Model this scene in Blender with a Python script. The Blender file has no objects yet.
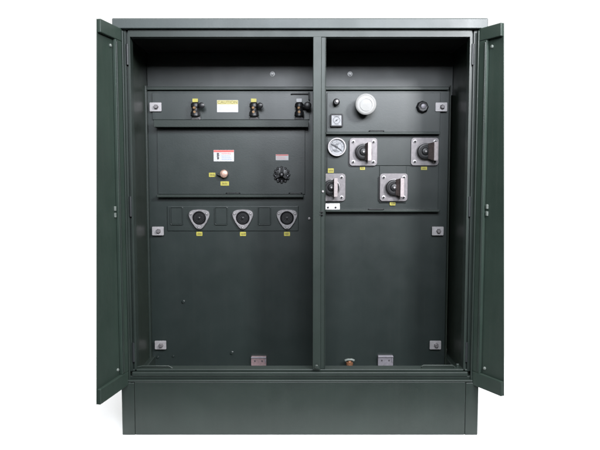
import bpy, bmesh, random
from math import sin, cos, pi, radians, atan2
from mathutils import Vector, Matrix
random.seed(7)
S = bpy.context.scene
COL = S.collection

# ------------------------------------------------------------------ camera maths (used only to survey sizes off the photo)
TH, D, H, F = radians(4.5), 3.2, 1.326, 640.0
PX = (D + .45) / F                      # one photo pixel on the tank face, in metres
TY = .45                                # depth of the tank face
def U(px, py, d=0.0):
    a = (px - 300) / F; b = (225 - py) / F
    dy = b * sin(TH) + cos(TH); dz = b * cos(TH) - sin(TH); s = (d + D) / dy
    return a * s, H + dz * s
def Z(py, d=0.0): return U(300, py, d)[1]

# ------------------------------------------------------------------ materials
def mat(name, col, rough=.45, metal=0.0, spec=.5, var=0.0, vscale=6.0, bump=0.0, bscale=180.0, streak=0.0, dust=0.0, rvar=0.0):
    m = bpy.data.materials.new(name); m.use_nodes = True
    nt = m.node_tree; n = nt.nodes; l = nt.links
    b = n['Principled BSDF']
    b.inputs['Base Color'].default_value = (*col, 1); b.inputs['Roughness'].default_value = rough
    b.inputs['Metallic'].default_value = metal; b.inputs['Specular IOR Level'].default_value = spec
    geo = n.new('ShaderNodeNewGeometry')
    src = None
    if var > 0:
        no = n.new('ShaderNodeTexNoise'); no.inputs['Scale'].default_value = vscale; no.inputs['Detail'].default_value = 6
        l.new(geo.outputs['Position'], no.inputs['Vector'])
        mr = n.new('ShaderNodeMapRange'); mr.inputs[1].default_value = .3; mr.inputs[2].default_value = .7
        mr.inputs[3].default_value = 1 - var; mr.inputs[4].default_value = 1 + var
        l.new(no.outputs['Fac'], mr.inputs[0])
        hs = n.new('ShaderNodeVectorMath'); hs.operation = 'SCALE'; hs.inputs[0].default_value = col
        l.new(mr.outputs[0], hs.inputs['Scale']); src = hs.outputs[0]
        l.new(src, b.inputs['Base Color'])
    if streak > 0:
        mp = n.new('ShaderNodeMapping'); mp.inputs['Scale'].default_value = (55, 55, 2.2)
        l.new(geo.outputs['Position'], mp.inputs['Vector'])
        ns = n.new('ShaderNodeTexNoise'); ns.inputs['Scale'].default_value = 1; ns.inputs['Detail'].default_value = 5
        l.new(mp.outputs[0], ns.inputs['Vector'])
        mr2 = n.new('ShaderNodeMapRange'); mr2.inputs[1].default_value = .52; mr2.inputs[2].default_value = .8
        mr2.inputs[3].default_value = 0; mr2.inputs[4].default_value = streak
        l.new(ns.outputs['Fac'], mr2.inputs[0])
        mx = n.new('ShaderNodeMix'); mx.data_type = 'RGBA'
        l.new(mr2.outputs[0], mx.inputs[0]); l.new(src, mx.inputs[6]); mx.inputs[7].default_value = (.07, .075, .065, 1)
        src = mx.outputs[2]; l.new(src, b.inputs['Base Color'])
    if dust > 0:                                   # pale specks and scuffs of paint wear
        nd = n.new('ShaderNodeTexNoise'); nd.inputs['Scale'].default_value = 90; nd.inputs['Detail'].default_value = 8; nd.inputs['Roughness'].default_value = .8
        l.new(geo.outputs['Position'], nd.inputs['Vector'])
        md = n.new('ShaderNodeMapRange'); md.inputs[1].default_value = .64; md.inputs[2].default_value = .74
        md.inputs[3].default_value = 0; md.inputs[4].default_value = dust
        l.new(nd.outputs['Fac'], md.inputs[0])
        mx = n.new('ShaderNodeMix'); mx.data_type = 'RGBA'
        l.new(md.outputs[0], mx.inputs[0]); l.new(src, mx.inputs[6]); mx.inputs[7].default_value = (.12, .12, .11, 1)
        l.new(mx.outputs[2], b.inputs['Base Color'])
    if rvar > 0:
        nr = n.new('ShaderNodeTexNoise'); nr.inputs['Scale'].default_value = 9; nr.inputs['Detail'].default_value = 7
        l.new(geo.outputs['Position'], nr.inputs['Vector'])
        mr = n.new('ShaderNodeMapRange'); mr.inputs[1].default_value = .3; mr.inputs[2].default_value = .7
        mr.inputs[3].default_value = max(.05, rough - rvar); mr.inputs[4].default_value = min(1, rough + rvar)
        l.new(nr.outputs['Fac'], mr.inputs[0]); l.new(mr.outputs[0], b.inputs['Roughness'])
    if bump > 0:
        nb = n.new('ShaderNodeTexNoise'); nb.inputs['Scale'].default_value = bscale; nb.inputs['Detail'].default_value = 3
        l.new(geo.outputs['Position'], nb.inputs['Vector'])
        nb2 = n.new('ShaderNodeTexNoise'); nb2.inputs['Scale'].default_value = 3.5; nb2.inputs['Detail'].default_value = 1
        l.new(geo.outputs['Position'], nb2.inputs['Vector'])
        bu = n.new('ShaderNodeBump'); bu.inputs['Strength'].default_value = bump; bu.inputs['Distance'].default_value = .0012
        l.new(nb.outputs['Fac'], bu.inputs['Height'])
        b2 = n.new('ShaderNodeBump'); b2.inputs['Strength'].default_value = .08; b2.inputs['Distance'].default_value = .02
        l.new(nb2.outputs['Fac'], b2.inputs['Height']); l.new(bu.outputs[0], b2.inputs['Normal'])
        l.new(b2.outputs[0], b.inputs['Normal'])
    return m
G = (.017, .024, .018)
M = {}
M['paint'] = mat('cabinet_paint', G, .38, spec=.5, var=.14, vscale=4, bump=.2, streak=.10, dust=.2, rvar=.04)
M['frame'] = mat('frame_paint', (.018, .026, .022), .42, spec=.42, var=.12, vscale=5, bump=.2, streak=.04, dust=.25, rvar=.04)
M['door'] = mat('door_paint', (.0225, .036, .0285), .48, spec=.35, var=.12, vscale=4, bump=.35, streak=.12, dust=.2, rvar=.08)
M['tank'] = mat('tank_paint', (.0125, .0190, .0175), .37, spec=.62, var=.10, vscale=3, bump=.14, bscale=160, streak=.04, dust=.12, rvar=.025)
M['inner'] = mat('interior_paint', (.020, .024, .022), .55, spec=.3, var=.15, bump=.3, rvar=.08)
M['steel'] = mat('brushed_steel', (.19, .178, .183), .46, metal=.55, var=.12, vscale=60, bump=.2, bscale=300)
M['cast'] = mat('cast_aluminium', (.25, .24, .245), .5, metal=.6, var=.2, vscale=70, bump=.5, bscale=220)
M['lever'] = mat('lever_face', (.085, .066, .062), .42, metal=.4, var=.3, vscale=90, bump=.3)
M['bright'] = mat('bright_zinc', (.36, .345, .35), .45, metal=.4, var=.1, vscale=80, bump=.2)
M['lever_edge'] = mat('lever_edge_metal', (.36, .315, .315), .45, metal=.3, var=.15, vscale=80, bump=.2)
M['roof'] = mat('lit_roof_paint', (.034, .043, .042), .44, spec=.46, var=.12, vscale=5, bump=.2, streak=.12, dust=.25, rvar=.04)  # lighter copy of the frame paint; brightness of the lit edge painted in
M['eye'] = mat('eye_bolt_zinc', (.9, .9, .9), .3, spec=.8)
M['terminal'] = mat('terminal_white', (.68, .66, .67), .45, var=.05)
M['black'] = mat('black_rubber', (.008, .008, .009), .38, spec=.5, var=.2, bump=.3)
M['blackp'] = mat('black_plastic', (.009, .009, .010), .42, spec=.4, var=.2, bump=.2)
M['white'] = mat('white_enamel', (.29, .29, .28), .45, spec=.5, var=.06, vscale=40, bump=.2)
M['dial'] = mat('dial_face', (.30, .305, .32), .45, spec=.5, var=.05, vscale=60)
M['dialg'] = mat('dial_print_grey', (.05, .053, .06), .5)
M['label'] = mat('label_white', (.47, .47, .48), .4, var=.04, vscale=30)
M['yellow'] = mat('label_yellow', (.38, .345, .06), .45, var=.12, vscale=90)
M['olive'] = mat('ink_olive', (.16, .135, .03), .5)
M['yellowh'] = mat('header_yellow', (.42, .38, .15), .45, var=.06, vscale=60)
M['red'] = mat('label_red', (.58, .10, .09), .45, var=.08, vscale=60)
M['ink'] = mat('ink_dark', (.05, .045, .05), .5)
M['inkg'] = mat('ink_grey', (.42, .42, .46), .5)
M['inkb'] = mat('ink_blue', (.30, .36, .58), .5)
M['inkr'] = mat('ink_red', (.62, .28, .28), .5)
M['copper'] = mat('copper', (.56, .36, .29), .42, metal=.55, var=.25, vscale=90, bump=.3)
M['oldbrass'] = mat('tarnished_brass', (.20, .12, .06), .5, metal=.5, var=.3, vscale=90, bump=.3)
M['dull'] = mat('dull_bolt', (.16, .18, .165), .5, metal=.2, var=.2, vscale=90)
M['browncopper'] = mat('brown_copper', (.22, .10, .05), .5, metal=.4, var=.35, vscale=120, bump=.3)
M['brass'] = mat('brass', (.55, .38, .20), .35, metal=.8, var=.2, vscale=90, bump=.3)
M['pink'] = mat('nameplate_aged', (.25, .175, .18), .45, metal=.2, var=.14, vscale=90)
M['greyplate'] = mat('nameplate_grey', (.19, .18, .20), .45, metal=.2, var=.14, vscale=90)
M['ceiling_shade'] = mat('ceiling_painted_shade', (.014, .014, .014), .9, spec=.1, var=.2, bump=.5)  # near-black colour paints in the shade under the roof
M['hinge'] = mat('hinge_dark_paint', (.010, .013, .014), .5, var=.2)

# ------------------------------------------------------------------ mesh helpers
class MB:
    def __init__(s): s.b = bmesh.new()
    def verts(s, pts, faces):
        v = [s.b.verts.new(p) for p in pts]
        for f in faces:
            try: s.b.faces.new([v[i] for i in f])
            except ValueError: pass
        return s
    def box(s, x0, x1, y0, y1, z0, z1, T=None):
        p = [(x0,y0,z0),(x1,y0,z0),(x1,y1,z0),(x0,y1,z0),(x0,y0,z1),(x1,y0,z1),(x1,y1,z1),(x0,y1,z1)]
        if T: p = [T @ Vector(q) for q in p]
        return s.verts(p, [(0,3,2,1),(4,5,6,7),(0,1,5,4),(1,2,6,5),(2,3,7,6),(3,0,4,7)])
    def prism(s, poly, y0, y1, shrink=1.0):       # poly in x,z (counter-clockwise seen from the front), from y0 (front) to y1
        n = len(poly); cx = sum(p[0] for p in poly)/n; cz = sum(p[1] for p in poly)/n
        fr = [(cx+(x-cx)*shrink, y0, cz+(z-cz)*shrink) for x, z in poly]; bk = [(x, y1, z) for x, z in poly]
        return s.verts(fr+bk, [tuple(range(n)), tuple(range(2*n-1, n-1, -1))] + [(i, i+n, (i+1) % n + n, (i+1) % n) for i in range(n)])
    def lathe(s, prof, n=40, c=(0,0,0), axis='y'):   # prof: (radius, distance); distance runs towards the camera (-y) or up (z)
        rings = []
        for r, h in prof:
            ring = []
            for k in range(n):
                a = 2*pi*k/n
                if axis == 'y': p = (c[0]+r*cos(a), c[1]-h, c[2]+r*sin(a))
                elif axis == 'z': p = (c[0]+r*cos(a), c[1]+r*sin(a), c[2]+h)
                else: p = (c[0]+h, c[1]+r*cos(a), c[2]+r*sin(a))
                ring.append(s.b.verts.new(p))
            rings.append(ring)
        for A, B in zip(rings, rings[1:]):
            for k in range(n): s.b.faces.new((A[k], A[(k+1) % n], B[(k+1) % n], B[k]))
        s.b.faces.new(rings[0][::-1]); s.b.faces.new(rings[-1])
        return s
    def ring(s, outer, inner, y0, y1):             # two loops of equal length in x,z
        n = len(outer)
        v = [(x,y0,z) for x,z in outer]+[(x,y0,z) for x,z in inner]+[(x,y1,z) for x,z in outer]+[(x,y1,z) for x,z in inner]
        f = []
        for i in range(n):
            j = (i+1) % n
            f += [(i,j,n+j,n+i),(2*n+j,2*n+i,3*n+i,3*n+j),(i,2*n+i,2*n+j,j),(n+i,n+j,3*n+j,3*n+i)]
        return s.verts(v, f)
    def tube(s, pts, r, n=12):
        pts = [Vector(p) for p in pts]; rings = []
        for i, p in enumerate(pts):
            t = (pts[min(i+1, len(pts)-1)] - pts[max(i-1, 0)]).normalized()
            a = t.cross(Vector((0,0,1)) if abs(t.z) < .9 else Vector((1,0,0))).normalized(); b = t.cross(a)
            rings.append([s.b.verts.new(p + a*r*cos(2*pi*k/n) + b*r*sin(2*pi*k/n)) for k in range(n)])
        for A, B in zip(rings, rings[1:]):
            for k in range(n): s.b.faces.new((A[k], A[(k+1) % n], B[(k+1) % n], B[k]))
        s.b.faces.new(rings[0][::-1]); s.b.faces.new(rings[-1])
        return s
    def build(s, name, m, parent=None, loc=None, bev=.0, label=None, smooth=False):
        bmesh.ops.recalc_face_normals(s.b, faces=s.b.faces[:])
        me = bpy.data.meshes.new(name); s.b.to_mesh(me); s.b.free()
        if smooth:
            for p in me.polygons: p.use_smooth = True
            me.set_sharp_from_angle(angle=radians(35))
        o = bpy.data.objects.new(name, me); COL.objects.link(o); me.materials.append(M[m] if isinstance(m, str) else m)
        if parent: o.parent = parent
        if loc: o.location = loc
        if bev > 0:
            bv = o.modifiers.new('bevel', 'BEVEL'); bv.width = bev; bv.segments = 2; bv.limit_method = 'ANGLE'; bv.harden_normals = False
        if label: o['label'] = label
        return o
def rrect(w, h, r, n=6, cx=0, cz=0):
    out = []
    for sx, sz, a0 in ((1,-1,-pi/2),(1,1,0),(-1,1,pi/2),(-1,-1,pi)):
        for k in range(n+1):
            a = a0 + pi/2*k/n
            out.append((cx+sx*(w/2-r)+r*cos(a), cz+sz*(h/2-r)+r*sin(a)))
    return out
def hull(pts):
    pts = sorted(set(pts))
    def half(ps):
        o = []
        for p in ps:
            while len(o) > 1 and (o[-1][0]-o[-2][0])*(p[1]-o[-2][1])-(o[-1][1]-o[-2][1])*(p[0]-o[-2][0]) <= 0: o.pop()
            o.append(p)
        return o
    a = half(pts); b = half(pts[::-1]); return a[:-1]+b[:-1]
def circ(r, n=40, cx=0, cz=0): return [(cx+r*cos(2*pi*k/n), cz+r*sin(2*pi*k/n)) for k in range(n)]
def text_obj(txt, size, m, parent, loc, name='lettering', wx=1.0, label=None, bold=.0):
    cu = bpy.data.curves.new(name, 'FONT'); cu.body = txt; cu.size = size; cu.align_x = 'CENTER'; cu.align_y = 'CENTER'
    cu.extrude = .0002; cu.offset = bold
    t = bpy.data.objects.new(name, cu); COL.objects.link(t)
    dg = bpy.context.evaluated_depsgraph_get(); me = bpy.data.meshes.new_from_object(t.evaluated_get(dg))
    bpy.data.objects.remove(t); bpy.data.curves.remove(cu)
    R = Matrix.Rotation(pi/2, 4, 'X')
    me.transform(R @ Matrix.Diagonal((wx,1,1,1)))
    me.materials.clear(); me.materials.append(M[m])
    o = bpy.data.objects.new(name, me); COL.objects.link(o); o.parent = parent; o.location = loc
    if label: o['label'] = label
    return o
def copy_tree(o, parent, loc=None):
    c = o.copy(); COL.objects.link(c); c.parent = parent
    if loc: c.location = loc
    for ch in [q for q in bpy.data.objects if q.parent == o]: copy_tree(ch, c)
    if o.name.startswith(('bolt', 'screw')): c.rotation_euler.y = random.uniform(0, 1)
    return c

# ------------------------------------------------------------------ floor of the white studio
fl = MB().verts([(-3.2,-.34,0),(3.2,-.34,0),(3.2,1.4,0),(-3.2,1.4,0)], [(0,1,2,3)])
fm = mat('studio_floor_white', (.97, .97, .97), .9, spec=.0)
f = fl.build('floor', fm); f['kind'] = 'structure'

# ------------------------------------------------------------------ the cabinet
cab = bpy.data.objects.new('transformer_cabinet', None); COL.objects.link(cab)
cab['label'] = 'dark green steel pad-mounted transformer cabinet with both doors swung open, dials and switches inside'
cab['category'] = 'transformer cabinet'

OX, HX = .833, .866                 # opening half width, frame half width
zt, zh0, zh1 = Z(17.5, -.03), Z(37), Z(30)
zs1, zbt = Z(369), Z(379.5)         # top of the sill, top of the base
# base: front plate between two corner posts
b = MB().box(-.8405, .8405, -.0255, -.002, .002, zbt-.004)
base = b.build('base', 'frame', cab, bev=.003)
for sx in (-1, 1):
    q = MB().box(min(sx*.8418, sx*.907), max(sx*.8418, sx*.907), -.0255, 1.0, 0, zbt-.008)
    q.build('base_corner', 'frame', base, bev=.004)
MB().box(-.842, .842, .98, 1.0, .002, zbt-.01).build('base_back', 'paint', base)
# the shadow-gap step and sill above the base
sill = MB()
sill.box(-.875, .875, -.030, .004, zbt-.003, zbt+.006)
sill.box(-.872, .872, -.012, .03, zbt+.0065, zbt+.022)
sill.box(-OX-.02, OX+.02, -.018, .035, zbt+.0225, zs1-.012)
sill.box(-OX-.02, OX+.02, -.004, .06, zs1-.0115, zs1)
sill.build('sill', 'frame', cab, bev=.0025)
# roof with a front and side drip edge, sloping up to a ridge behind
RX = .912
zr0 = Z(28.3, -.03)
roof = MB()
pts = []
prof = [(-.030, zr0), (-.028, zt-.004), (-.018, zt), (1.05, zt+.05), (1.06, zt+.03), (1.06, zr0)]
n = len(prof)
vs = [(-RX, y, z) for y, z in prof] + [(RX, y, z) for y, z in prof]
roof.verts(vs, [tuple(range(n)), tuple(range(2*n-1, n-1, -1))] + [(i, (i+1) % n, (i+1) % n+n, i+n) for i in range(n)])
roof.build('roof', 'roof', cab, bev=.003)
# outer body
body = MB()
for sx in (-1, 1):
    x0, x1 = sorted((sx*.884, sx*.892)); body.box(x0, x1, .0, 1.0, zbt-.004, zr0-.001)
body.box(-.883, .883, .985, 1.0, zbt-.004, zr0-.001)
body.build('cabinet_wall', 'paint', cab, bev=.002)
# interior lining
for sx in (-1, 1):
    x0, x1 = sorted((sx*.868, sx*.874)); MB().box(x0, x1, .03, TY+.06, .05, zr0-.012).build('lining', 'paint', cab)
MB().box(-.867, .867, .046, TY+.034, zr0-.018, zr0-.012).build('ceiling_panel', 'ceiling_shade', cab)
# door frame: jambs, header
fr = MB()
for sx in (-1, 1):
    def bx(a, c, y0, y1, z0=zs1-.011, z1=zh1):
        x0, x1 = sorted((sx*a, sx*c)); fr.box(x0, x1, y0, y1, z0, z1)
    bx(OX, OX+.009, -.004, .05)
    bx(OX+.0095, .853, .012, .04)
    bx(.8535, .883, .000, .05)
fr.box(-OX+.0005, OX-.0005, -.006, .045, zh0, zh1-.001)
fr.box(-.88, .88, .008, .03, zh1+.0005, zr0-.001)
fr.build('door_frame', 'frame', cab, bev=.0022)
# centre post
x1, x2, x3 = .0645, .104, .128
po = MB()
po.box(x1, x2, -.016, .05, zs1+.001, zh0-.001)
po.box(x2+.0005, x3, -.002, .05, zs1+.001, zh0-.001)
po.box(x3-.004, x3-.0005, -.006, -.0025, zs1+.001, zh0-.001)
post = po.build('centre_post', 'frame', cab, bev=.004)
for zz in (Z(191.5), ):
    MB().lathe([(.0055, 0), (.0055, .004), (.003, .006)], 16, (.114, -.002, zz)).build('bolt', 'bright', post, smooth=True)
MB().lathe([(.011, 0), (.011, .006), (.006, .010)], 20, (.083, -.016, zs1+.018)).build('bolt', 'frame', post, smooth=True)
for zz in (Z(211.8), Z(214.6)):
    MB().box(.098, .116, -.0185, -.0165+.012, zz-.002, zz+.002).build('slot', 'black', post)
# barrier between the compartments
MB().box(.085, .097, .052, TY-.03, .05, zh0+.02).build('barrier_plate', 'inner', cab)

# ------------------------------------------------------------------ tank face
xl, xr = U(146.5, 107, TY)[0], U(449, 107, TY)[0]
zst = Z(85.5, TY)                                  # where the upper strip starts
MB().box(-.866, .866, TY+.035, TY+.05, zst-.05, zr0-.02).build('upper_back_wall', 'tank', cab)
tank = MB().box(xl, xr, TY, .97, .03, Z(91, TY)).build('tank', 'tank', cab, bev=.002)
st = MB().box(xl+.004, xr-.004, TY-.016, TY+.012, Z(90, TY-.016), Z(86.6, TY-.016))
st.build('top_rail', 'frame', tank, bev=.003)
for x0, x1, m in ((xl-.004, xl+.009, 'frame'), (xr-.002, xr+.004, 'paint')):
    MB().box(x0, x1, TY-.035, TY-.0005, .03, Z(86, TY)).build('side_flange', m, tank, bev=.0035)

def P(px, py, d=TY): x, z = U(px, py, d); return x, z
def plate(name, px0, px1, py0, py1, y0, y1, m, parent=tank, bev=.0015, label=None):
    a, z1 = P(px0, py0, y0); c, z0 = P(px1, py1, y0)
    return MB().box(a, c, y0, y1, z0, z1).build(name, m, parent, bev=bev, label=label)
Y = TY
# left compartment
plate('cover_plate', 152, 309.5, 92.6, 119.6, Y-.012, Y-.0005, 'tank')
sh = plate('shelf', 153.5, 308.5, 119.8, 127, Y-.075, Y-.0005, 'frame')
plate('cover_plate', 157, 305, 128.5, 194.2, Y-.010, Y-.0005, 'tank')
plate('ledge', 156.5, 303.5, 194.6, 197.4, Y-.045, Y-.0005, 'frame', bev=.003)
rs = plate('bushing_strip', 167, 298.5, 206, 231, Y-.007, Y-.0005, 'tank', bev=.003)
for a in (170, 214.5, 257.8):
    MB_ = MB(); p0 = P(a, 206.8, Y-.012); p1 = P(a+13.3, 225, Y-.012)
    cx, cz = (p0[0]+p1[0])/2, (p0[1]+p1[1])/2; w, h = p1[0]-p0[0], p0[1]-p1[1]
    MB_.ring(rrect(w, h, .008, 4, cx, cz), rrect(w-.010, h-.010, .004, 4, cx, cz), Y-.015, Y-.0075)
    MB_.box(cx-w/2+.0055, cx+w/2-.0055, Y-.010, Y-.0075, cz-h/2+.0055, cz+h/2-.0055)
    MB_.build('parking_pocket', 'tank', rs, bev=.0015)
# right compartment
plate('cover_plate', 327, 440, 92.6, 132, Y-.016, Y-.0005, 'tank')
plate('ledge', 326, 440.5, 131.9, 134.2, Y-.040, Y-.0165, 'frame', bev=.002)
plate('cover_plate', 327, 438, 137.5, 209.4, Y-.007, Y-.0005, 'tank')
plate('mounting_plate', 376.2, 412.5, 138, 165.6, Y-.013, Y-.0075, 'tank', bev=.002)
plate('mounting_plate', 379.6, 406, 165.9, 203, Y-.013, Y-.0075, 'tank', bev=.002)
plate('ledge', 325.5, 440, 209.6, 212, Y-.045, Y-.0005, 'frame', bev=.003)
# thin dark latch bars
for a, c, py, yy in ((226, 240, 193.4, Y-.046), (289, 302, 193.4, Y-.046), (369, 384, 131.2, Y-.042), (368, 384, 209.6, Y-.047), (291, 309, 94.3, Y-.02)):
    p0 = P(a, py, yy); p1 = P(c, py, yy)
    MB().tube([(p0[0], yy+.006, p0[1]), (p0[0]+.006, yy, p0[1]+.002), (p1[0]-.006, yy, p1[1]+.002), (p1[0], yy+.006, p1[1])], .0032).build('latch_bar', 'black', tank, smooth=True)

# ------------------------------------------------------------------ clips with bolts on the tank edges
def clip():
    c = MB().prism(rrect(.066, .050, .004, 3), -.006, 0).build('clamp_plate', 'bright', tank, bev=.001)
    MB().lathe([(.014, 0), (.014, .005), (.011, .008), (.0115, .0085), (.0115, .016), (.009, .018)], 6).build('bolt', 'steel', c, (.004, -.006, 0))
    return c
c0 = None
for (px, py) in ((155.6, 107), (158, 231), (160.6, 345), (441.3, 107), (437.7, 231), (435.3, 345)):
    x, z = P(px, py, Y-.02); loc = (x, Y-.018, z)
    if c0 is None: c0 = clip(); c0.location = loc
    else: copy_tree(c0, tank, loc)
# pads behind the clips so that they bear on the tank
for (px, py) in ((155.6, 107), (158, 231), (160.6, 345), (441.3, 107), (437.7, 231), (435.3, 345)):
    x, z = P(px, py, Y-.02); MB().box(x-.024, x+.024, Y-.0178, Y-.0004, z-.018, z+.018).build('clamp_pad', 'hinge', tank)
# ceiling bolts on the upper wall
for px, py in ((272.5, 74), (350, 74)):
    x, z = P(px, py, Y+.035)
    o = MB().lathe([(.014, 0), (.014, .003), (.008, .0035), (.008, .012), (.006, .014)], 24, (0,0,0)).build('eye_bolt', 'eye', cab, (x, Y+.0345, z), smooth=True)
# small plugs on the lower face
for px, py, r in ((183.5, 301.5, .010), (232, 352.5, .010), (173.5, 356, .006), (158, 357, .007)):
    x, z = P(px, py, Y)
    MB().lathe([(r, 0), (r, .006), (r*.6, .009)], 18).build('plug', 'tank', tank, (x, Y-.0005, z), smooth=True)
x, z = P(309.3, 218.5, Y-.01); MB().lathe([(.007, 0), (.007, .008), (.004, .010)], 16).build('plug', 'bright', tank, (x, Y-.001, z), smooth=True)
x, z = P(309.3, 104.5, Y-.03); MB().box(-.005, .005, -.03, 0, -.012, .012).build('catch', 'bright', tank, (x, Y-.0005, z), bev=.002)
x, z = P(309, 95, Y); MB().box(-.004, .004, -.03, 0, -.03, .012).build('catch', 'hinge', tank, (x, Y-.0005, z), bev=.002)

# ------------------------------------------------------------------ bushings on the strip
def bushing():
    s = PX
    hp, inner = [], []
    for k in range(72):
        a = 2*pi*k/72; r_ = (8.6 + 2.7*((1+cos(3*(a+pi/2)))/2)**1.6)*s
        hp.append((r_*cos(a), r_*sin(a))); inner.append((6.7*s*cos(a), 6.7*s*sin(a)))
    o = MB().ring(hp, inner, -.018, 0).build('bushing', 'cast', rs, bev=.002, smooth=True)
    o['label'] = 'round black bushing well in a three-cornered cast aluminium flange'
    MB().lathe([(6.65*s, 0), (6.65*s, .012), (5.9*s, .016), (5.2*s, .011), (4.4*s, .011), (4.0*s, .016), (3.0*s, .016), (2.6*s, .012), (1.4*s, .012), (1.2*s, .02), (.6*s, .022)], 36).build('well', 'black', o, smooth=True)
    for cx, cz in ((-8.0, 4.7), (8.0, 4.7), (0, -9.1)):
        MB().lathe([(.0085, 0), (.0085, .005), (.006, .007), (.0045, .004)], 6).build('bolt', 'bright', o, (cx*s, -.018, cz*s))
    return o
bu = None
for px in (199.3, 242.8, 287.0):
    x, z = P(px, 218, Y-.015); loc = (x, Y-.0075, z)
    if bu is None: bu = bushing(); bu.location = loc
    else: copy_tree(bu, rs, loc)

# ------------------------------------------------------------------ yellow tags
def tag(px, py, w, h, yy, txt=None):
    x, z = P(px, py, yy)
    t = MB().prism(rrect(w*PX, h*PX, .002, 2), -.0015, 0).build('yellow_tag', 'yellow', tank, (x, yy, z))
    k_ = MB(); rr = random.Random(int(px*7)); xx = -w*PX*.30
    while xx < w*PX*.28: ww = rr.uniform(.0022, .005); k_.box(xx, xx+ww, -.0021, -.0016, -h*PX*.22, h*PX*rr.uniform(.12, .25)); xx += ww+.0018
    k_.build('mark', 'olive', t)
    return t
for a in ((199.4, 233.8, 6, 4.1, Y-.0015, 'X1'), (243, 233.9, 6, 4.1, Y-.0015, 'X2'), (287, 233.9, 6, 4.1, Y-.0015, 'X3')): tag(*a[:5])
for a in ((212.2, 174.8, 6.4, 4.2), (224.8, 183.5, 8.4, 4.2)): tag(*a, Y-.0105)
for a in ((362.4, 168.2, 5, 3.2), (424.0, 168.3, 6, 3.2), (330.8, 170.6, 5.8, 4.4)): tag(*a, Y-.0080)
tag(392.6, 203.6, 5.6, 3.6, Y-.0135)

# ------------------------------------------------------------------ rotary switches
def switch(px, py, bx, yy, deep=.0, bh=.052, label=None, base=None):
    x, z = P(px, py, yy-.015)
    s = PX
    if base is None:
        o = MB().prism(rrect(27.6*s, 27.4*s, .018, 6), -.014, -.004).build('rotary_switch', 'steel', tank, bev=.002)
        MB().prism(rrect(27.6*s, 27.4*s, .018, 6, -.006, -.006), -.0038, 0).build('shadow_backing', 'black', o)  # black backing shifted down-left to draw the plate's shadow
        for a in (-1, 1):
            for c in (-1, 1):
                MB().lathe([(.0105, 0), (.0105, .002), (.007, .003)], 18, (a*10.0*s, -.014, c*9.9*s)).build('washer', 'bright', o, smooth=True)
                MB().lathe([(.0058, 0), (.0058, .006), (.0040, .0065), (.0038, .004)], 6).build('screw', 'blackp', o, (a*10.0*s, -.0165, c*9.9*s))
        MB().lathe([(.050, 0), (.050, .003), (.048, .005), (.044, .006)], 40, (0, -.014, 0)).build('dial_ring', 'cast', o, smooth=True)
        kb = MB().lathe([(.0445, 0), (.0445, .018), (.041, .025), (.034, .026), (.032, .022), (.022, .022), (.018, .029), (.010, .031)], 40, (-.002, -.020, 0)).build('knob', 'blackp', o, smooth=True)
        MB().lathe([(.007, 0), (.007, .006), (.004, .008)], 6, (-.002, -.051, 0)).build('hub_screw', 'bright', kb)
    else:
        o = base.copy(); COL.objects.link(o); o.parent = tank
        for ch in [q for q in bpy.data.objects if q.parent == base and not q.name.startswith('lever')]: copy_tree(ch, o)
    o.location = (x, yy, z)
    # lever: a slanted blade from the hub with a bright folded edge
    lv = MB()
    a0, a1 = max(.006, bx-.034), bx
    pz = [(bh*.86, -bh*.80), (bh*.97, -bh*.97)]
    v = []
    for (xx, y0, (zt_, zb_)) in ((a0, -.048, pz[0]), (a1-.006, -.070, pz[1])):
        for dy in (0, .012):
            v += [(xx, y0+dy, zt_), (xx, y0+dy, zb_)]
    # v: a0 front top,bot, a0 back top,bot, a1 front top,bot, a1 back top,bot
    lv.verts(v, [(0,1,5,4),(2,6,7,3),(0,4,6,2),(1,3,7,5),(0,2,3,1),(4,5,7,6)])
    l = lv.build('lever', 'lever', o, bev=.002)
    MB().prism(rrect(.021, bh*2, .003, 3, a1+.004, 0), -.078, -.040).build('lever_edge', 'lever_edge', l, bev=.002)
    MB().lathe([(.012, -.02), (.012, .0)], 16, (a1+.003, -.040, 0)).build('lever_foot', 'steel', l)
    if label: o['label'] = label
    return o
s1 = switch(363.4, 151.9, .025, Y-.0075, label='square steel switch plate with black knob, lever upright beside the round gauge')
switch(425.0, 151.6, .0455, Y-.0075, label='square steel switch plate at the upper right, lever near its right edge', base=s1)
switch(393.8, 187.4, .0345, Y-.0135, label='square steel switch plate below the other two, lever to the right of its knob', base=s1)
switch(331.6, 187.4, .0165, Y-.0075, label='square steel switch plate partly hidden behind the centre post', base=s1)

# ------------------------------------------------------------------ gauges
# round dial gauge
x, z = P(336.9, 147.0, Y-.03); s = PX
g = MB().ring(circ(9.1*s, 48), circ(7.6*s, 48), -.032, -.0).build('round_gauge', 'bright', tank, (x, Y-.0075, z), bev=.002, smooth=True)
g['label'] = 'round dial gauge with bright rim and pointer'
MB().lathe([(7.5*s, 0), (7.5*s, .022)], 48).build('dial', 'dial', g)
k = MB()
for i in range(25):
    a = radians(-40 + i*260/24); r0, r1 = (6.1*s if i % 4 else 5.5*s), 7.0*s; w = .0007 if i % 4 else .0013
    T = Matrix.Rotation(a, 4, 'Y')
    k.box(-r1, -r0, -.0236, -.0226, -w, w, T)
k.ring(circ(5.0*s, 36), circ(4.75*s, 36), -.0234, -.0225)
for xx, zz, w in ((.004, .018, .010), (-.004, .012, .012), (-.010, -.016, .012), (-.004, -.022, .014)): k.box(xx-w, xx+w, -.0236, -.0228, zz-.0016, zz+.0016)
k.build('scale_marks', 'dialg', g)
nd = MB(); nd.box(-.010, 5.8*s, -.0262, -.0245, -.0024, .0024, Matrix.Rotation(radians(36), 4, 'Y')); nd.box(-.036, .002, -.0262, -.0245, -.0035, .0035, Matrix.Rotation(radians(28), 4, 'Y'))
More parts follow.
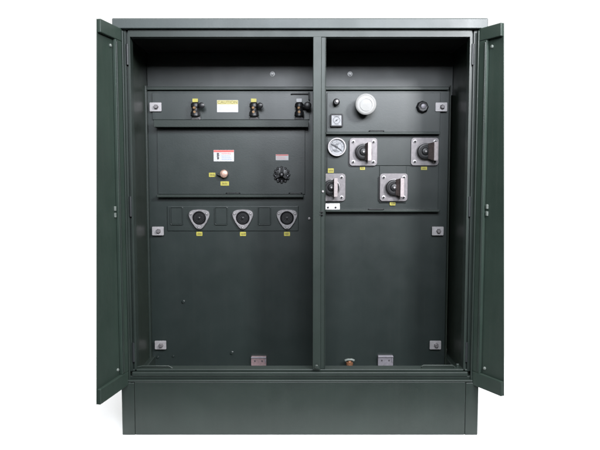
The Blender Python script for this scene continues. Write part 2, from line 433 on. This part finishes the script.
nd.lathe([(.006, .0225), (.006, .029)], 20); nd.build('pointer', 'dialg', g)
# square gauge
x, z = P(336.6, 120.3, Y-.03)
g = MB().ring(rrect(12.4*s, 12.6*s, .006, 4), rrect(9.9*s, 10.1*s, .003, 4), -.022, 0).build('square_gauge', 'blackp', tank, (x, Y-.0165, z), bev=.0015)
g['label'] = 'small square meter with black frame and pale face'
MB().prism(rrect(9.8*s, 10.0*s, .003, 4), -.017, -.0).build('dial', 'dial', g)
k = MB(); k.ring(circ(.020, 24, 0, 0), circ(.0175, 24, 0, 0), -.0182, -.0175)
k.box(-.013, .013, -.0195, -.0186, -.001, .001, Matrix.Rotation(radians(-35), 4, 'Y')); k.box(-.016, .016, -.0182, -.0175, .0215, .0235); k.box(-.012, .012, -.0182, -.0175, -.025, -.0232)
k.lathe([(.004, .0175), (.004, .021)], 16); k.build('pointer', 'dialg', g)
# pull ring / relief knob
x, z = P(336.3, 102.2, Y-.04)
k = MB().lathe([(.017, 0), (.017, .010), (.010, .012), (.010, .020), (.018, .026), (.019, .034), (.013, .042)], 28).build('relief_knob', 'blackp', tank, (x, Y-.0165, z), smooth=True, label='small black knob with bright tip above the square meter')
MB().lathe([(.010, 0), (.0105, .004), (.006, .010)], 20, (.003, -.038, .003)).build('tip', 'bright', k, smooth=True)
# white round cap
x, z = P(365.6, 104.4, Y-.09)
k = MB().lathe([(.052, .0), (.0575, .003), (.0580, .020), (.0575, .026), (.054, .030), (.048, .0315), (.046, .0300), (.030, .0310), (.004, .032)], 56, (0, -.062, 0)).build('white_round_cap', 'white', tank, (x, Y-.0165, z), smooth=True, label='large round white cap standing proud of the plate')
MB().lathe([(.016, 0), (.016, .062)], 24).build('stem', 'blackp', k, smooth=True)
k2 = MB(); k2.ring(circ(.034, 40, .002, -.004), circ(.0325, 40, .002, -.004), -.0955, -.0925); k2.build('embossed_ring', 'white', k)
# black sensor at the right
x, z = P(422.6, 106.9, Y-.03)
k = MB().lathe([(.035, 0), (.035, .010), (.031, .014), (.031, .026), (.026, .030), (.014, .028)], 8).build('filler_plug', 'blackp', tank, (x, Y-.0165, z), bev=.0015, label='black eight-sided plug near the right edge')
MB().lathe([(.014, 0), (.014, .004), (.010, .006)], 24, (.002, -.028, .002)).build('cap', 'greyplate', k, smooth=True)
# terminal strip
x, z = P(332.6, 207.5, Y-.02)
k = MB().prism(rrect(14.4*s, 8*s, .003, 3), -.012, 0).build('terminal_plate', 'terminal', tank, (x, Y-.0075, z), bev=.001, label='white plate with two dark holes under the half-hidden switch')
for a in (-4.6, 3.0): MB().lathe([(.006, 0), (.006, .0025), (.004, .003)], 16, (a*s, -.0118, 0)).build('hole', 'black', k, smooth=True)

# ------------------------------------------------------------------ black taps under the upper cover
def valve(px, big, tcol, lab):
    x, z = P(px, 109.5, Y-.04)
    o = MB()
    o.lathe([(.022, -.040), (.027, -.036), (.026, -.016), (.020, -.008), (.020, .008), (.025, .014), (.024, .030), (.016, .038)], 28, (0, -.034, 0), 'z')
    o.box(-.014, .014, -.034, 0, -.02, .02)
    o = o.build('tap', 'blackp', tank, (x, Y-.0125, z), smooth=True); o['label'] = lab
    r = .0165*big
    MB().tube([(.012, -.036, .012), (.030*big, -.040, .020), (.044*big, -.046, .024)], .009).build('handle_arm', 'black', o, smooth=True)
    MB().lathe([(r*.7, 0), (r, .003), (r, .015), (r*.6, .019)], 24, (.034*big+.004, -.048, .019)).build('handle', 'black', o, smooth=True)
    MB().lathe([(.0085, 0), (.0085, .008), (.005, .011), (.005, .014)], 20, (-.003, -.052, .006)).build('nozzle', 'oldbrass', o, smooth=True)
    MB().lathe([(.007, 0), (.007, .006)], 20, (-.001, -.056, -.016)).build('screw', 'oldbrass', o, smooth=True)
    ft = MB(); ft.verts([(-.026,-.002,-.052),(.026,-.002,-.052),(.017,-.002,-.018),(-.017,-.002,-.018),(-.026,-.030,-.056),(.026,-.030,-.056),(.006,-.044,-.030),(-.006,-.044,-.030)], [(0,1,2,3),(4,7,6,5),(0,4,5,1),(1,5,6,2),(2,6,7,3),(3,7,4,0)])
    ft.build('foot', 'cast', o, bev=.002)
    t = MB().prism(rrect(.030, .019, .002, 2), -.003, 0).build('tag', tcol, o, (-.001, -.030, .050))
for a in ((195.6, 1.0, 'yellow', 'black tap with yellow tag nearest the left side'), (254.0, .95, 'yellow', 'black tap with yellow tag beside the yellow-headed notice'), (299.3, 1.25, 'label', 'black tap with a pale tag and larger handle beside the centre post')): valve(*a)

# ------------------------------------------------------------------ notices
def lines(mb, x0, x1, z0, z1, rows, frac=.45, seed=1):
    r = random.Random(seed); h = (z1-z0)/rows
    for i in range(rows):
        zc = z0 + (i+.5)*h; x = x0; end = x1 - r.random()*(x1-x0)*.25
        while x < end:
            w = r.uniform(.003, .008); mb.box(x, min(x+w, end), -.0032, -.0027, zc-h*frac/2, zc+h*frac/2); x += w+.0018
# caution
x, z = P(227.6, 106.2, Y-.013); w, h = 20.8*PX, 11.8*PX
n_ = MB().prism(rrect(w, h, .002, 2), -.0025, 0).build('warning_notice', 'label', tank, (x, Y-.0125, z), label='white notice with a yellow CAUTION heading')
MB().box(-w/2+.001, w/2-.001, -.0032, -.0026, h/2-.024, h/2-.001).build('header', 'yellowh', n_)
text_obj('CAUTION', .0225, 'olive', n_, (0, -.0038, h/2-.0125), wx=1.12)
k = MB(); lines(k, -w/2+.008, w/2-.010, -h/2+.010, h/2-.028, 4, .35, 3); k.build('small_print', 'inkg', n_)
# danger
x, z = P(223.8, 155.7, Y-.013); w, h = 20.2*PX, 11.2*PX
n_ = MB().prism(rrect(w, h, .002, 2), -.0025, 0).build('warning_notice', 'label', tank, (x, Y-.0105, z), label='white notice with red heading and black pictogram above the copper plug')
MB().box(-w/2+.001, w/2-.001, -.0032, -.0026, h/2-.012, h/2-.001).build('header', 'red', n_)
k = MB(); lines(k, -.012, w/2-.008, h/2-.026, h/2-.015, 1, .6, 5); k.build('red_print', 'inkr', n_)
k = MB(); lines(k, -.012, w/2-.010, -h/2+.006, h/2-.028, 3, .4, 8); k.build('blue_print', 'inkb', n_)
k = MB(); k.prism(circ(.0065, 16, -.033, .010), -.0034, -.0027)
k.prism([(-.041,-.003),(-.035,-.006),(-.028,-.004),(-.024,.003),(-.031,.002),(-.036,.004)], -.0034, -.0027)
k.prism([(-.036,-.022),(-.029,-.020),(-.026,-.011),(-.031,-.006),(-.039,-.009)], -.0034, -.0027)
k.build('pictogram', 'ink', n_)
# little danger
x, z = P(282.1, 157.3, Y-.013); w, h = 12.6*PX, 5.8*PX
n_ = MB().prism(rrect(w, h, .0015, 2), -.0025, 0).build('warning_notice', 'label', tank, (x, Y-.0105, z), label='small white notice with a red top edge above the black hand wheel')
MB().box(-w/2+.001, w/2-.001, -.0032, -.0026, h/2-.007, h/2-.001).build('header', 'red', n_)
k = MB(); lines(k, -w/2+.006, w/2-.006, -h/2+.004, h/2-.009, 3, .35, 11); k.build('small_print', 'inkr', n_)

# copper plug with dark stem
x, z = P(223.8, 173.6, Y-.04)
k = MB().lathe([(.017, 0), (.017, .012), (.021, .016), (.0235, .026), (.021, .036), (.014, .041), (.004, .042)], 32).build('copper_plug', 'copper', tank, (x, Y-.0105, z-.001), smooth=True, label='round copper-coloured plug between two yellow tags')
MB().tube([(-.005, -.018, -.008), (-.020, -.022, -.010), (-.040, -.020, -.002)], .0052).build('wire', 'black', k, smooth=True)
# tap changer hand wheel
x, z = P(281.6, 174.6, Y-.04)
k = MB()
k.lathe([(.043, 0), (.043, .006), (.040, .008)], 40)
for i in range(12):
    a = 2*pi*i/12; k.lathe([(.0075, 0), (.0075, .012), (.005, .014)], 12, (.041*cos(a), 0, .041*sin(a)))
w_ = k.build('hand_wheel', 'black', tank, (x, Y-.0105, z), smooth=True, label='black scalloped hand wheel with numbered rim')
k = MB()
for i in range(3):
    T = Matrix.Rotation(radians(35+120*i), 4, 'Y'); k.box(.006, .038, -.030, -.012, -.0085, .0085, T)
k.lathe([(.014, .008), (.014, .034), (.009, .040)], 24)
k.build('grip', 'blackp', w_, bev=.003)
k = MB()
for i in range(9):
    T = Matrix.Rotation(radians(10+40*i), 4, 'Y'); k.box(.032, .0385, -.0095, -.0082, -.0024, .0024, T)
k.build('rim_marks', 'inkg', w_)
MB().lathe([(.004, 0), (.004, .003)], 12, (.001, -.040, .001)).build('centre_screw', 'steel', w_)

# ------------------------------------------------------------------ grounding pads and drain at the foot
def pad(px, py, w, h, m, lab):
    x, z = P(px, py, Y-.02)
    o = MB().prism(rrect(w*PX, h*PX, .003, 3), -.020, 0).build('ground_pad', m, tank, (x, Y-.0005, z), bev=.002, label=lab)
    for a in (-.022, .020): MB().lathe([(.005, 0), (.005, .001), (.003, .0012)], 14, (a, -.0200, .002)).build('hole', 'ink', o)
    MB().box(-w*PX/2, w*PX/2, -.026, -.0203, h*PX/2-.009, h*PX/2-.001).build('lip', 'greyplate', o, bev=.001)
    k = MB(); k.box(w*PX/2-.008, w*PX/2-.002, -.025, -.0205, -.006, h*PX/2-.012); k.build('edge', 'greyplate', o)
pad(258.7, 361.4, 15.4, 9.8, 'pink', 'pinkish metal pad with two holes at the foot of the left compartment')
pad(385.6, 360.8, 15.4, 10.4, 'greyplate', 'grey metal pad with two holes at the foot of the right compartment')
x, z = P(349.5, 362.8, Y-.03)
k = MB().lathe([(.013, -.045), (.013, -.012), (.020, -.010), (.020, .004), (.012, .006), (.010, .014)], 20, (0, -.035, 0), 'z').build('drain_tap', 'browncopper', tank, (x, Y-.0005, z), smooth=True, label='small copper-brown drain tap at the foot of the right compartment')
MB().tube([(-.026, -.038, .016), (-.012, -.040, .022), (.012, -.040, .022), (.026, -.038, .016)], .007).build('tee_handle', 'dull', k, smooth=True)
MB().lathe([(.011, 0), (.011, .035)], 14, (0, 0, -.004)).build('spout', 'browncopper', k, smooth=True)

# wire stop on the sill (right) and low block (left)
a, _ = U(421, 370, .02); c, _ = U(455, 370, .02); zz = zs1
MB().tube([(a, .02, zz-.002), (a+.003, .02, zz+.007), (a+.012, .02, zz+.013), (c-.014, .02, zz+.013), (c-.005, .02, zz+.007), (c, .02, zz-.002)], .0035).build('door_stop_rod', 'frame', cab, smooth=True)
x, _ = U(457.3, 368, .03); MB().box(x-.007, x+.007, .02, .034, zs1-.001, zs1+.020).build('catch_stud', 'frame', cab, bev=.003)
a, _ = U(137, 368, .03); c, _ = U(173, 368, .03)
MB().tube([(a+.005, .02, zs1+.003), (a+.03, .02, zs1+.009), (c-.02, .02, zs1+.009), (c, .02, zs1-.002)], .004).build('door_stop_rod', 'frame', cab, smooth=True)
x, _ = U(318, 368, -.02)

# ------------------------------------------------------------------ doors
def door(sx, hx, ang, L, lab):
    # local: u along the leaf away from the hinge, w towards the inner face, z up
    zt_, zb_ = Z(29.3), Z(383.5)
    dv = Vector((sx*sin(ang), -cos(ang), 0)); wv = Vector((-sx*cos(ang), -sin(ang), 0))
    T = Matrix(((dv.x, wv.x, 0, 0), (dv.y, wv.y, 0, 0), (0, 0, 1, 0), (0, 0, 0, 1)))
    O = (sx*hx, -.012, 0)
    def edge_u(z, w):          # free edge of the leaf as seen in the photograph
        lo, hi = .05, .5
        for _ in range(40):
            m_ = (lo+hi)/2; p_ = T @ Vector((m_, w, 0)); x_, y_ = p_.x + O[0], p_.y + O[1]
            yy = y_ + D; zz = z - H; fw = yy*cos(TH) - zz*sin(TH); px_ = 300 + F*x_/fw
            if abs(px_ - 300) < (203 if sx < 0 else 203.7): lo = m_
            else: hi = m_
        return lo
    ut, ub = edge_u(zt_, -.018), edge_u(zb_, -.018)
    def ue(z): return ub + (ut-ub)*(z-zb_)/(zt_-zb_)
    def lbox(mb, u0, w0, w1, z0, z1):
        p = [(u0,w0,z0),(ue(z0),w0,z0),(ue(z0),w1,z0),(u0,w1,z0),(u0,w0,z1),(ue(z1),w0,z1),(ue(z1),w1,z1),(u0,w1,z1)]
        mb.verts([T @ Vector(q) for q in p], [(0,3,2,1),(4,5,6,7),(0,1,5,4),(1,2,6,5),(2,3,7,6),(3,0,4,7)])
    k = MB(); lbox(k, 0, -.022, -.018, zb_, zt_)
    o = k.build('door', 'door', cab, O, bev=.002, label=lab)
    lp = MB(); tz, bz, hw = .062, .072, .072 if sx < 0 else .058
    lbox(lp, 0, -.0175, 0, zt_-tz, zt_); lbox(lp, 0, -.0175, 0, zb_, zb_+bz)
    lp.box(0, hw, -.0175, 0, zb_+bz+.0003, zt_-tz-.0003, T)
    lp.build('door_rim', 'door', o, bev=.0035)
    rb = MB(); rb.box(.002, .012, .0003, .008, zb_+.01, zt_-.01, T); rb.box(hw-.012, hw-.002, .0003, .006, zb_+bz+.01, zt_-tz-.01, T)
    rb.build('edge_rib', 'frame', o, bev=.003)
    for zc in (zt_-tz-.035, zb_+bz+.03):
        c = T @ Vector((hw+.020, -.018, zc)); v = MB().lathe([(.008, 0), (.008, .004), (.005, .007)], 20)
        q = v.build('bolt', 'dull', o, (c.x, c.y, c.z), smooth=True); q.rotation_euler.z = atan2(wv.y, wv.x)+pi/2
    zc = Z(214)
    for dz in ((.012, -.020) if sx < 0 else (.020, -.014)):
        c = T @ Vector((hw+.014, -.018, zc+.02+dz)); q = MB().box(-.006, .006, -.008, 0, -.011, .011).build('catch', 'dull', o, (c.x, c.y, c.z), bev=.002); q.rotation_euler.z = atan2(wv.y, wv.x)+pi/2
    return o
dl = door(-1, .868, radians(11), .250, 'left door swung open past a right angle')
dr = door(1, .870, radians(28), .178, 'right door swung open, in deeper shade')
for sx, d in ((-1, dl), (1, dr)):
    for py in (54.5, 206.5, 352):
        zc = Z(py)
        MB().lathe([(.0075, -.05), (.0075, .05)], 16, (sx*.8475, -.001, zc), 'z').build('hinge', 'hinge', cab, smooth=True)

# ------------------------------------------------------------------ light, world, camera
w = bpy.data.worlds.new('World'); S.world = w; w.use_nodes = True
nt = w.node_tree; bg = nt.nodes['Background']; bg.inputs[0].default_value = (1, 1, 1, 1)
# white backdrop behind the cabinet; dim front, dark below, added to shape the light
def mathn(op, a, b_=0.0):
    n_ = nt.nodes.new('ShaderNodeMath'); n_.operation = op
    for i_, v_ in enumerate((a, b_)):
        if isinstance(v_, (int, float)): n_.inputs[i_].default_value = v_
        else: nt.links.new(v_, n_.inputs[i_])
    return n_.outputs[0]
def ramp(src, a, b_, lo, hi):
    m_ = nt.nodes.new('ShaderNodeMapRange'); nt.links.new(src, m_.inputs[0])
    for i_, v_ in zip((1, 2), (a, b_)): m_.inputs[i_].default_value = v_
    for i_, v_ in zip((3, 4), (lo, hi)):
        if isinstance(v_, (int, float)): m_.inputs[i_].default_value = v_
        else: nt.links.new(v_, m_.inputs[i_])
    return m_.outputs[0]
tc = nt.nodes.new('ShaderNodeTexCoord'); sp = nt.nodes.new('ShaderNodeSeparateXYZ')
nt.links.new(tc.outputs['Generated'], sp.inputs[0])
front_dim = ramp(sp.outputs['Z'], -.05, .12, .03, .20)
nt.links.new(ramp(sp.outputs['Y'], .0, .2, front_dim, 1.15), bg.inputs[1])
def area(name, loc, target, size, power, col, spread=180):
    li = bpy.data.lights.new(name, 'AREA'); li.shape = 'RECTANGLE'; li.size, li.size_y = size; li.energy = power; li.color = col; li.spread = radians(spread)
    o = bpy.data.objects.new(name, li); COL.objects.link(o); o.location = loc
    o.rotation_euler = (Vector(target)-Vector(loc)).to_track_quat('-Z', 'Y').to_euler(); return o
area('sky_stand_in', (.18, -4.3, 3.35), (.1, .4, 1.6), (2.5, 1.7), 320, (.885, .93, 1.0))  # unseen panel of light added for the bright sky above the camera
area('key_lamp', (2.0, -2.7, 3.0), (.3, .4, 1.75), (.6, .6), 66, (.96, .96, 1.0), 95)
area('floor_fill', (0, -.45, 3.8), (0, -.15, 0), (4.6, .5), 74, (1, 1, .98), 120)  # unseen fill added overhead to whiten the floor
cam = bpy.data.cameras.new('camera'); co = bpy.data.objects.new('camera', cam); COL.objects.link(co)
co.location = (0, -D, H); co.rotation_euler = (pi/2 - TH, 0, 0)
cam.sensor_width = 36; cam.lens = F/600*36; cam.clip_end = 500; cam.clip_start = .05
S.camera = co
S.view_settings.view_transform = 'Standard'; S.view_settings.look = 'None'; S.view_settings.exposure = 0; S.view_settings.gamma = 1
